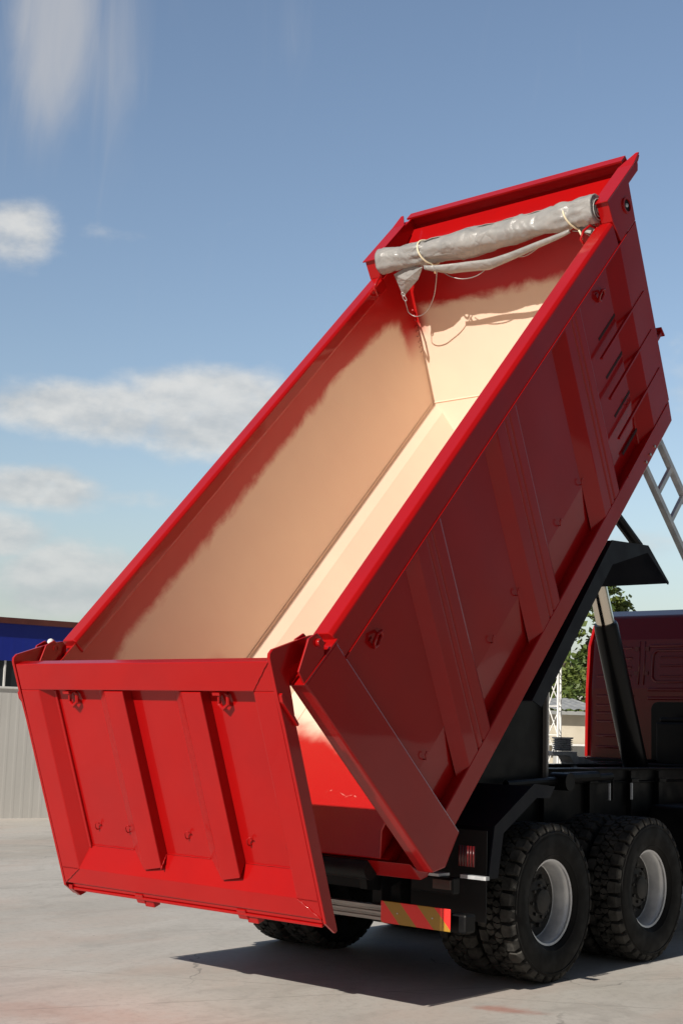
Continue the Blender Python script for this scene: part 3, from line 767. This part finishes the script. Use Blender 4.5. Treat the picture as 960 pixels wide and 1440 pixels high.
for sg in (1, -1):
    a, b_ = sorted((sg*.50, sg*.56)); pv.prism_y([(-1.18, .64), (-1.22, .85), (-1.10, 1.02), (-.6, 1.42), (.20, 2.05), (.70, 2.10), (.98, 2.05), (.98, 1.313), (.2, 1.0), (-1.0, .62)], a, b_)
pv.box(.93, .975, -.50, .50, 1.425, 2.04); pv.box(-1.05, -.97, -.5, .5, .64, 1.0)
pv.build('tipping_stabiliser', blk, truck)
MB().box(.955, .985, -.60, -.565, 1.315, 2.05).build('stabiliser_edge', mat('grey_steel_strip', (.22, .21, .20), .5), truck)
px_ = MB(); px_.tube([(-1.38, -.75, .80), (-1.38, .75, .80)], .07, 16); px_.build('pivot_shaft', blk, truck, smooth='auto')
# axles, springs, rods
for x in (0, AX):
    ax = MB(); ax.tube([(x, -.95, TR), (x, .95, TR)], .085, 14); ax.lathe_y([(.0, -.16), (.12, -.15), (.21, -.08), (.23, 0), (.21, .08), (.12, .15), (0, .16)], x, TR, 22)
    for sg in (1, -1): ax.lathe_y([(.20, sg*.62), (.20, sg*.44), (.08, sg*.42)], x, TR, 24)
    ax.build('drive_axle', blk, truck, smooth='auto')
for sg in (1, -1):
    lf = MB()
    for j in range(9):
        hw = .98 - j*.09; z_ = .84 - j*.028 + .0
        lf.box(AX/2 - hw, AX/2 + hw, *sorted((sg*.50, sg*.59)), z_ - .026, z_)
    for dx in (-.1, .1): lf.box(AX/2 + dx - .02, AX/2 + dx + .02, *sorted((sg*.485, sg*.605)), .56, .95)
    lf.build('leaf_spring', blk, truck)
    for x in (-.15, .45, 1.05, 1.75, 2.45, 2.95): bk = MB(); bk.box(x, x + .07, *sorted((sg*.472, sg*.52)), 1.0, 1.40); bk.box(x - .03, x + .1, *sorted((sg*.49, sg*.545)), 1.30, 1.335); bk.build('frame_bracket', blk, truck, bevel=.003)
    ap = MB(); ap.tube([(.3, sg*.66, 1.315), (1.86, sg*.66, 1.365)], .030, 10); ap.tube([(1.05, sg*.60, 1.33), (1.05, sg*.76, 1.33)], .07, 14); ap.tube([(1.12, sg*.66, 1.36), (1.62, sg*.66, 1.37)], .04, 10)
    ap.tube([(1.95, sg*.62, 1.17), (1.95, sg*.62, 1.34)], .012, 6)
    ap.build('mudguard_tube', blk, truck, smooth='auto')
pr = MB(); pr.tube([(.1, 0, .62), (AX, 0, .66), (3.8, 0, .95)], .055, 12); pr.build('drive_shaft', blk, truck, smooth='auto')
for sg in (-1, 1):
    tk = MB(); tk.box(2.55, 4.05, *sorted((sg*.62, sg*1.15)), .45, 1.12); tk.build('fuel_tank' if sg < 0 else 'battery_box', blk, truck, bevel=.05, seg=4)
for i, x in enumerate((2.02, 2.40)):
    ms_ = MB(); ms_.tube([(x, -.55, 1.16), (x, -.55, 1.30)], .013, 6); ms_.build('steel_pin', M['steel'], truck)

# fixed mudguards behind rear wheels
for sg in (-1, 1):
    fg = MB(); yo, yi = 1.22, .60
    P_ = [(.07, 1.315), (-.19, 1.335), (-.66, 1.07), (-.73, .74)]
    th = .012
    for (a, b_) in zip(P_[:-1], P_[1:]):
        dx, dz = b_[0] - a[0], b_[1] - a[1]; l_ = math.hypot(dx, dz); nx, nz = -dz/l_*th, dx/l_*th
        fg.prism_y([a, b_, (b_[0] + nx, b_[1] + nz), (a[0] + nx, a[1] + nz)], min(sg*yo, sg*yi), max(sg*yo, sg*yi))
    lip = [(.07, 1.33), (-.20, 1.352), (-.68, 1.08), (-.745, .74), (-.635, .74), (-.575, 1.03), (-.17, 1.255), (.0, 1.25)]
    fg.prism_y(lip, min(sg*yo, sg*(yo + .012)), max(sg*yo, sg*(yo + .012)))
    fo = fg.build('rear_mudguard', M['navy'], truck)
    mf = MB(); mf.box(-.755, -.745, *sorted((sg*.60, sg*1.22)), .46, 1.05); mf.build('mud_flap', mat('black_rubber_flap', (.008, .008, .009), .7), fo)
    cl = MB(); cl.tube([(-.20, sg*.80, 1.16), (-.20, sg*.80, 1.30)], .012, 6); cl.tube([(-.12, sg*.80, 1.16), (-.12, sg*.80, 1.29)], .012, 6); cl.tube([(-.2, sg*.8, 1.29), (-.12, sg*.8, 1.28)], .012, 6)
    cl.build('clamp', M['steel'], fo)

# rear end: bumper channel, brackets, marker plates, lamps
bm_ = MB()
pfb = [(-1.10, .44), (-1.10, .46), (-1.085, .465), (-1.085, .475), (-1.10, .48), (-1.10, .495), (-1.085, .50), (-1.085, .51), (-1.10, .515), (-1.10, .535), (-1.04, .535), (-1.04, .44)]
bm_.prism_y(pfb, -1.16, 1.16); bo_ = bm_.build('underrun_bar', M['alu'], truck)
for sg in (-1, 1):
    MB().box(-1.05, -.95, *sorted((sg*.50, sg*.58)), .42, 1.05).build('bar_bracket', blk, truck)
    MB().box(-1.09, -.98, *sorted((sg*1.162, sg*1.30)), .425, .545).build('bar_end', blk, truck, bevel=.015)
    pt = MB(); y0, y1 = (-.68, -1.244) if sg < 0 else (.68, 1.244)
    pt.box(-1.182, -1.176, *sorted((y0, y1)), .4415, .5815); po = pt.build('marker_plate', M['plate'], truck, bevel=.008)
    if sg < 0: po['label'] = 'red and olive diagonally striped marker plate'
    for yy in (y0 + sg*.14, y1 - sg*.14): 
        q = MB(); q.tube([(-1.186, yy, .512), (-1.18, yy, .512)], .005, 8); q.build('screw', M['steel'], po)
    MB().box(-1.175, -1.10, *sorted((sg*.75, sg*1.1)), .47, .50).build('plate_bracket', blk, truck)
    lm = MB(); lm.box(-1.10, -1.02, *sorted((sg*.86, sg*1.20)), .66, .765); lo_ = lm.build('tail_lamp', M['black'], truck, bevel=.01)
    MB().box(-1.115, -1.101, *sorted((sg*1.05, sg*1.19)), .69, .75).build('lens', mat('dark_amber_lens', (.05, .025, .02), .2), lo_)
    MB().box(-1.12, -1.0, *sorted((sg*.86, sg*1.10)), .768, .785).build('lamp_rail', M['steel'], truck)
    mt_ = MB(); mt_.box(-1.02, -.98, *sorted((sg*1.20, sg*1.40)), .762, .785); mt_.build('lamp_bracket', M['steel'], truck)
    rl_ = MB()
    for j in range(6): rl_.tube([(-1.03, sg*(1.20 + j*.022), .84), (-1.03, sg*(1.20 + j*.022), .97)], .008, 6)
    rl_.build('reflector_strip', M['redlens'], truck, smooth=True)
MB().box(-1.03, -.99, -.28, -.12, .72, .80).build('number_lamp', M['steel'], truck)
MB().box(-1.01, -.94, -.45, .45, .62, .98).build('rear_crossmember', blk, truck)
cu = MB(); cu.tube([(-1.24, .02, .72), (-1.14, .02, .74)], .03, 10); cu.tube([(-1.22, .1, .70), (-1.2, .06, .77), (-1.1, .05, .80)], .012, 6)
cu.build('air_coupling', M['steel'], truck, smooth='auto')
cu = MB(); cu.tube([(-1.20, .04, .80), (-1.12, .04, .81)], .035, 10); cu.box(-1.15, -1.08, 0, .1, .78, .92); cu.build('red_coupling', M['red'], truck, smooth='auto')

# hydraulic tipping cylinder
cy = MB()
A = Vector((3.46, 0, 1.46)); Bv = Vector((2.915, 0, 2.735)); d_ = (Bv - A).normalized()
cy.tube([A - d_*.1, A + d_*.02, Bv - d_*.03, Bv], [.118, .118, .112, .105], 28); cyo = cy.build('lift_cylinder', mat('black_cylinder_paint', (.008, .008, .009), .3, coat=.08, spec=.2), truck, smooth='auto')
rd = MB(); rd.tube([Bv, Bv + d_*1.1], .085, 24); rd.tube([Bv + d_*1.1, Bv + d_*2.0], .068, 24); rd.build('piston_rod', M['chrome'], cyo, smooth='auto')
cb = MB(); cb.box(3.2, 3.75, -.30, .30, 1.313, 1.40); cb.build('cylinder_mount', blk, truck)

# spring pack and cast bracket on the far frame rail
spm = MB(); prf = []
for j in range(25):
    z_ = 1.545 + j*.115/24; prf.append((.088 + .014*math.cos(j*math.pi/2.), z_))
b0 = len(spm.v)
seg = 28
cxs, cys = 2.87, .43
for j in range(seg):
    t_ = 2*math.pi*j/seg
    for r, z_ in prf: spm.v.append((cxs + r*.98*math.cos(t_), cys + r*math.sin(t_), z_))
n = len(prf)
for j in range(seg):
    for i in range(n - 1): spm.f.append((j*n + i, j*n + i + 1, ((j + 1) % seg)*n + i + 1, ((j + 1) % seg)*n + i)); spm.mi.append(0)
spm.tube([(cxs, cys, 1.66), (cxs, cys, 1.672)], .10, 20)
spm.build('spring_pack', M['steel'], truck, smooth='auto')
cb = MB(); cb.prism_y([(2.60, 1.50), (2.60, 1.538), (3.02, 1.538), (3.02, 1.36), (2.97, 1.36), (2.955, 1.44), (2.90, 1.49), (2.82, 1.505)], .36, .50)
cb.prism_y([(3.06, 1.425), (3.06, 1.50), (3.09, 1.50), (3.52, 1.425)], .40, .46)
cb.build('cast_bracket', M['steel'], truck, bevel=.006)

# ---- cab
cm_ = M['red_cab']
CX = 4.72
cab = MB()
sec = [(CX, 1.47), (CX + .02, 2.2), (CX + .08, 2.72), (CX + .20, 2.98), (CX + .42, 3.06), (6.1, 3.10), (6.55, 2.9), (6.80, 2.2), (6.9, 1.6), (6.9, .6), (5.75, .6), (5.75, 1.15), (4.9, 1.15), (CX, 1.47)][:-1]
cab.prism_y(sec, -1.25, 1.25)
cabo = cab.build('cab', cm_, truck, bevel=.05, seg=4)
def bk_x(z):   # x of the back wall at height z
    return CX if z < 1.5 else CX + .02*(z - 1.47)/.73 if z < 2.2 else CX + .02 + .06*(z - 2.2)/.52
def rib(y0, y1, z, h=.018, d=.012, mt=cm_, nm='pressed_rib'):
    x = bk_x(z); mb = MB(); a, b_ = sorted((y0, y1))
    mb.hexa([(x + .002, a, z - h), (x + .002, b_, z - h), (x - d, b_ - .01, z - h*.35), (x - d, a + .01, z - h*.35), (x + .003, a, z + h), (x + .003, b_, z + h), (x - d + .001, b_ - .01, z + h*.35), (x - d + .001, a + .01, z + h*.35)])
    return mb
rp = MB()
for z in (2.63, 2.52, 2.42, 2.33, 2.12, 2.02, 1.94, 1.85, 1.70, 1.58):
    y1 = .74 if z > 2.2 else .70
    t_ = rib(1.16 if z < 2.4 else 1.10, y1, z); rp.add(t_.v, t_.f)
for z in (2.65, 2.19, 2.10):
    t_ = rib(.55, -1.1, z, .022); rp.add(t_.v, t_.f)
for z in (2.53, 2.44, 2.33):
    t_ = rib(.42, -.05, z, .014); rp.add(t_.v, t_.f)
    t_ = rib(-.3, -.9, z, .014); rp.add(t_.v, t_.f)
rp.build('pressed_rib', cm_, cabo, bevel=.004)
ro = MB()
def rrect(y0, y1, z0, z1, r, n=5):
    pts_ = []
    for (cy_, cz_, a0) in ((y1 - r, z1 - r, 0), (y0 + r, z1 - r, 90), (y0 + r, z0 + r, 180), (y1 - r, z0 + r, 270)):
        for i in range(n + 1):
            a = R(a0 + 90*i/n); pts_.append((cy_ + r*math.cos(a), cz_ + r*math.sin(a)))
    return pts_
for (a, b_) in ((-.12, .50), (-.95, -.30)):
    ro.tube([(bk_x(z) - .004, y, z) for y, z in rrect(a, b_, 2.27, 2.60, .07)], .014, 6, closed=True)
for y in (.66, .60):
    ro.tube([(bk_x(2.24), y, 2.24), (bk_x(2.72) + .004, y, 2.70)], .012, 6)
ro.build('pressed_outline', cm_, cabo, smooth=True)
plug = mat('dark_red_plug', (.10, .004, .006), .5)
for z in (2.62, 2.36):
    for y in (.57, .69): sq = MB(); sq.box(bk_x(z) - .010, bk_x(z) + .01, y - .022, y + .022, z - .02, z + .02); sq.build('rubber_plug', plug, cabo)
rec = MB(); pts_ = rrect(-1.0, .49, 1.30, 2.06, .08); rec.prism_x(pts_, CX - .012, CX + .03); rec.build('service_recess', M['black'], cabo)
bxx = MB(); bxx.box(4.40, 4.69, -.9, .28, 1.42, 1.85); bxx.box(4.44, 4.66, -.8, .26, 1.852, 1.90); bxx.build('air_cleaner', M['black'], truck, bevel=.03, seg=3)
tint = mat('tinted_glass', (.01, .012, .014), .04, spec=.8)
for sg in (1, -1):
    gl = MB(); gl.box(CX + .75, CX + 1.7, *sorted((sg*1.2505, sg*1.256)), 1.9, 2.65); gl.build('side_window', tint, cabo)
ws = MB(); ws.hexa([(6.56, -1.1, 2.88), (6.56, 1.1, 2.88), (6.83, 1.1, 2.1), (6.83, -1.1, 2.1), (6.585, -1.1, 2.9), (6.585, 1.1, 2.9), (6.85, 1.1, 2.12), (6.85, -1.1, 2.12)]); ws.build('windscreen', mat('windscreen_glass', (.01, .012, .014), .04, spec=.8), cabo)
for sg in (1, -1): sk = MB(); sk.prism_y([(CX - .02, 1.47), (CX + .0, 2.2), (CX + .05, 2.66), (CX + .17, 2.9), (CX + .25, 2.88), (CX + .12, 1.47)], *sorted((sg*1.248, sg*1.285))); sk.build('corner_deflector', red, cabo, bevel=.012, seg=3)
fb = MB(); fb.box(3.9, 4.65, -.9, .9, 1.38, 1.44); fb.box(4.2, 4.7, .3, 1.2, 1.30, 1.47); fb.build('deck_plate', blk, truck, bevel=.01)

# ------------------------------------------------------------------ rolled tarpaulin (lies on the front of the body)
MBODY = Matrix.Translation((-1.3952, 0, .8374)) @ Matrix.Rotation(-TH, 4, 'Y')
tarp = empty('rolled_tarpaulin'); tarp.matrix_world = MBODY
tag(tarp, 'rolled grey tarpaulin tied with cream bands under the header of the raised body', 'tarpaulin')
def roll():
    mb = MB(); N, S = 150, 44; rnd = random.Random(5)
    U0, W0 = 5.19, 1.81
    crease = [(rnd.uniform(-1.1, 1.05), rnd.uniform(0, 6.28), rnd.uniform(-.9, .9), rnd.uniform(.003, .010), rnd.uniform(.008, .026)) for _ in range(110)]
    for i in range(N + 1):
        y = 1.075 - 2.215*i/N
        tie = min(abs(y - .56), abs(y + .92))
        pin = 1 - .13*math.exp(-(tie/.05)**2) - .04*math.exp(-(tie/.2)**2)
        r0 = .112 + .010*math.sin(y*5.1 + 1) + .006*math.sin(y*13.)
        if y > 1.03: r0 *= .93
        for j in range(S):
            t = 2*math.pi*j/S
            r = r0*pin
            r += .006*math.sin(3*t + y*3.) + .002*math.sin(7*t + y*11.)
            for (cy, ct, sk_, am, wd_) in crease:
                dt = (t - ct + math.pi) % (2*math.pi) - math.pi
                if abs(dt) > 1.1: continue
                dd = (y - cy - sk_*dt*.12)
                r += am*math.exp(-(dd/wd_)**2)*math.exp(-(dt/.55)**2)*(1 if am > .006 else -1)
            for ty_ in (.56, -.92):     # folds fanning out of the ties
                q = y - ty_
                if abs(q) < .28: r += .006*math.sin(t*9 + (1 if q > 0 else -1)*2)*math.exp(-((abs(q) - .07)/.09)**2)
            mb.v.append((U0 + r*math.cos(t)*1.05, y, W0 + r*math.sin(t) - .012*math.cos(y*2.6)))
    for i in range(N):
        for j in range(S):
            k2 = (j + 1) % S; mb.f.append((i*S + j, i*S + k2, (i + 1)*S + k2, (i + 1)*S + j)); mb.mi.append(0)
    # rolled spiral ends
    for (i, sg_) in ((0, 1), (N, -1)):
        y = 1.075 - 2.215*i/N; pts_ = []
        for a in range(46):
            t = a*.42; r = .10*(1 - a/50.); pts_.append((U0 + r*math.cos(t), y + sg_*.004, W0 + r*math.sin(t) - .01))
        mb.tube(pts_, .006, 5)
        c = len(mb.v); mb.v.append((U0, y - sg_*.03, W0 - .01))
        for j in range(S): mb.f.append((c, i*S + j, i*S + (j + 1) % S)); mb.mi.append(0)
    return mb.build('roll', M['tarp'], tarp, smooth=True)
roll()
bf = MB()  # unseen sheet added behind the roll to block sun from the front wall
for i in range(31):
    y = 1.06 - 2.16*i/30; q = .012*math.sin(i*1.7)
    bf.v += [(5.21, y, 1.915 + q*.5), (5.36, y, 1.78 + q), (5.50, y, 1.668 + q*.3)]
for i in range(30):
    for j in range(2): bf.f.append((i*3 + j, i*3 + j + 1, (i + 1)*3 + j + 1, (i + 1)*3 + j)); bf.mi.append(0)
bo2 = bf.build('added_shade_fold', M['tarp'], tarp, smooth=True); md = bo2.modifiers.new('s', 'SOLIDIFY'); md.thickness = .005
# hanging strip of tarp between the ties
st = MB(); N = 60
top = [(.60, 1.745), (.49, 1.722), (.27, 1.69), (.0, 1.665), (-.09, 1.66), (-.30, 1.675), (-.44, 1.69), (-.71, 1.725), (-.90, 1.75)]
bot = [(.60, 1.715), (.49, 1.665), (.36, 1.612), (.10, 1.58), (-.03, 1.565), (-.10, 1.58), (-.42, 1.632), (-.76, 1.695), (-.90, 1.73)]
def interp(tb, y):
    for (a, b_) in zip(tb[:-1], tb[1:]):
        if a[0] >= y >= b_[0]:
            f = (a[0] - y)/(a[0] - b_[0]); return a[1] + (b_[1] - a[1])*f
    return tb[-1][1] if y < tb[-1][0] else tb[0][1]
for i in range(N + 1):
    y = .58 - 1.48*i/N
    a, b_ = interp(top, y), interp(bot, y)
    for j in range(5):
        f = j/4; uu_ = 5.075 + .006*math.sin(y*9) + .03*f*(1 - f)*4*-.5
        st.v.append((uu_, y, a + (b_ - a)*f))
for i in range(N):
    for j in range(4): st.f.append((i*5 + j, i*5 + j + 1, (i + 1)*5 + j + 1, (i + 1)*5 + j)); st.mi.append(0)
so_ = st.build('loose_edge', M['tarp'], tarp, smooth=True); md = so_.modifiers.new('s', 'SOLIDIFY'); md.thickness = .008
# corner flap
fp = MB()
fpts = [(.97, 1.70, 5.13), (.965, 1.60, 5.115), (.975, 1.49, 5.11), (.935, 1.50, 5.105), (.83, 1.56, 5.09), (.72, 1.62, 5.09), (.62, 1.72, 5.10), (.80, 1.74, 5.14)]
c = (.84, 1.645, 5.075)
fp.v = [(u_, y, w_) for y, w_, u_ in fpts] + [(c[2], c[0], c[1])]
for i in range(len(fpts)): fp.f.append((i, (i + 1) % len(fpts), len(fpts))); fp.mi.append(0)
fo_ = fp.build('corner_flap', M['tarp'], tarp); md = fo_.modifiers.new('s', 'SOLIDIFY'); md.thickness = .007
for (ty_, tilt) in ((.56, .05), (-.92, .05)):
    tb_ = MB(); pts_ = []
    for j in range(28):
        t = 2*math.pi*j/28; pts_.append((5.19 + .116*math.cos(t), ty_ + tilt*math.sin(t), 1.80 + .116*math.sin(t)))
    tb_.tube(pts_, .0085, 7, closed=True)
    tb_.tube([(5.09, ty_ - tilt*.9, 1.72), (5.07, ty_ - tilt - .01, 1.68), (5.07, ty_ - tilt - .0, 1.645)], .0085, 6)
    tb_.build('band', M['strap'], tarp, smooth=True)
ey = MB(); ey.tube([(5.10 + .0, .962 + .016*math.cos(a), 1.502 + .02*math.sin(a)) for a in [i*math.pi/5 for i in range(10)]], .0045, 6, closed=True)
ey.tube([(5.10, .968 + .016*math.cos(a), 1.462 + .03*math.sin(a)) for a in [i*math.pi/5 for i in range(10)]], .004, 6, closed=True); ey.build('eyelet_hook', M['steel'], tarp, smooth=True)
def smoothpath(P3, n=6):
    out = []; P3 = [Vector(q) for q in P3]
    for i in range(len(P3) - 1):
        p0 = P3[max(i - 1, 0)]; p1 = P3[i]; p2 = P3[i + 1]; p3 = P3[min(i + 2, len(P3) - 1)]
        for j in range(n):
            t = j/n; out.append(.5*((2*p1) + (p2 - p0)*t + (2*p0 - 5*p1 + 4*p2 - p3)*t*t + (3*p1 - p0 - 3*p2 + p3)*t**3))
    out.append(P3[-1]); return out
for ch_ in ([(.975, 1.44, 5.10), (.985, 1.37, 5.09), (.985, 1.32, 5.08), (.93, 1.275, 5.07), (.84, 1.28, 5.07), (.75, 1.33, 5.08), (.63, 1.45, 5.09), (.49, 1.68, 5.11)],
            [(.47, 1.66, 5.10), (.39, 1.585, 5.08), (.27, 1.535, 5.07), (.12, 1.535, 5.07), (-.02, 1.585, 5.09)],
            [(-.25, 1.64, 5.09), (-.40, 1.608, 5.08), (-.58, 1.66, 5.10)],
            [(-.90, 1.72, 5.10), (-1.0, 1.69, 5.09), (-1.08, 1.60, 5.08), (-1.10, 1.66, 5.0)]):
    MB().tube(smoothpath([(u_, y, w_) for y, w_, u_ in ch_]), .0042, 6).build('cable', M['cable'], tarp, smooth=True)
# short cloth tail at the right end of the roll
ct = MB(); ct.add([(5.14, -.90, 1.735), (5.12, -1.10, 1.72), (5.05, -1.11, 1.665), (5.08, -1.0, 1.70)], [(0, 1, 2, 3)]); o = ct.build('cloth_tail', M['tarp'], tarp); md = o.modifiers.new('s', 'SOLIDIFY'); md.thickness = .006
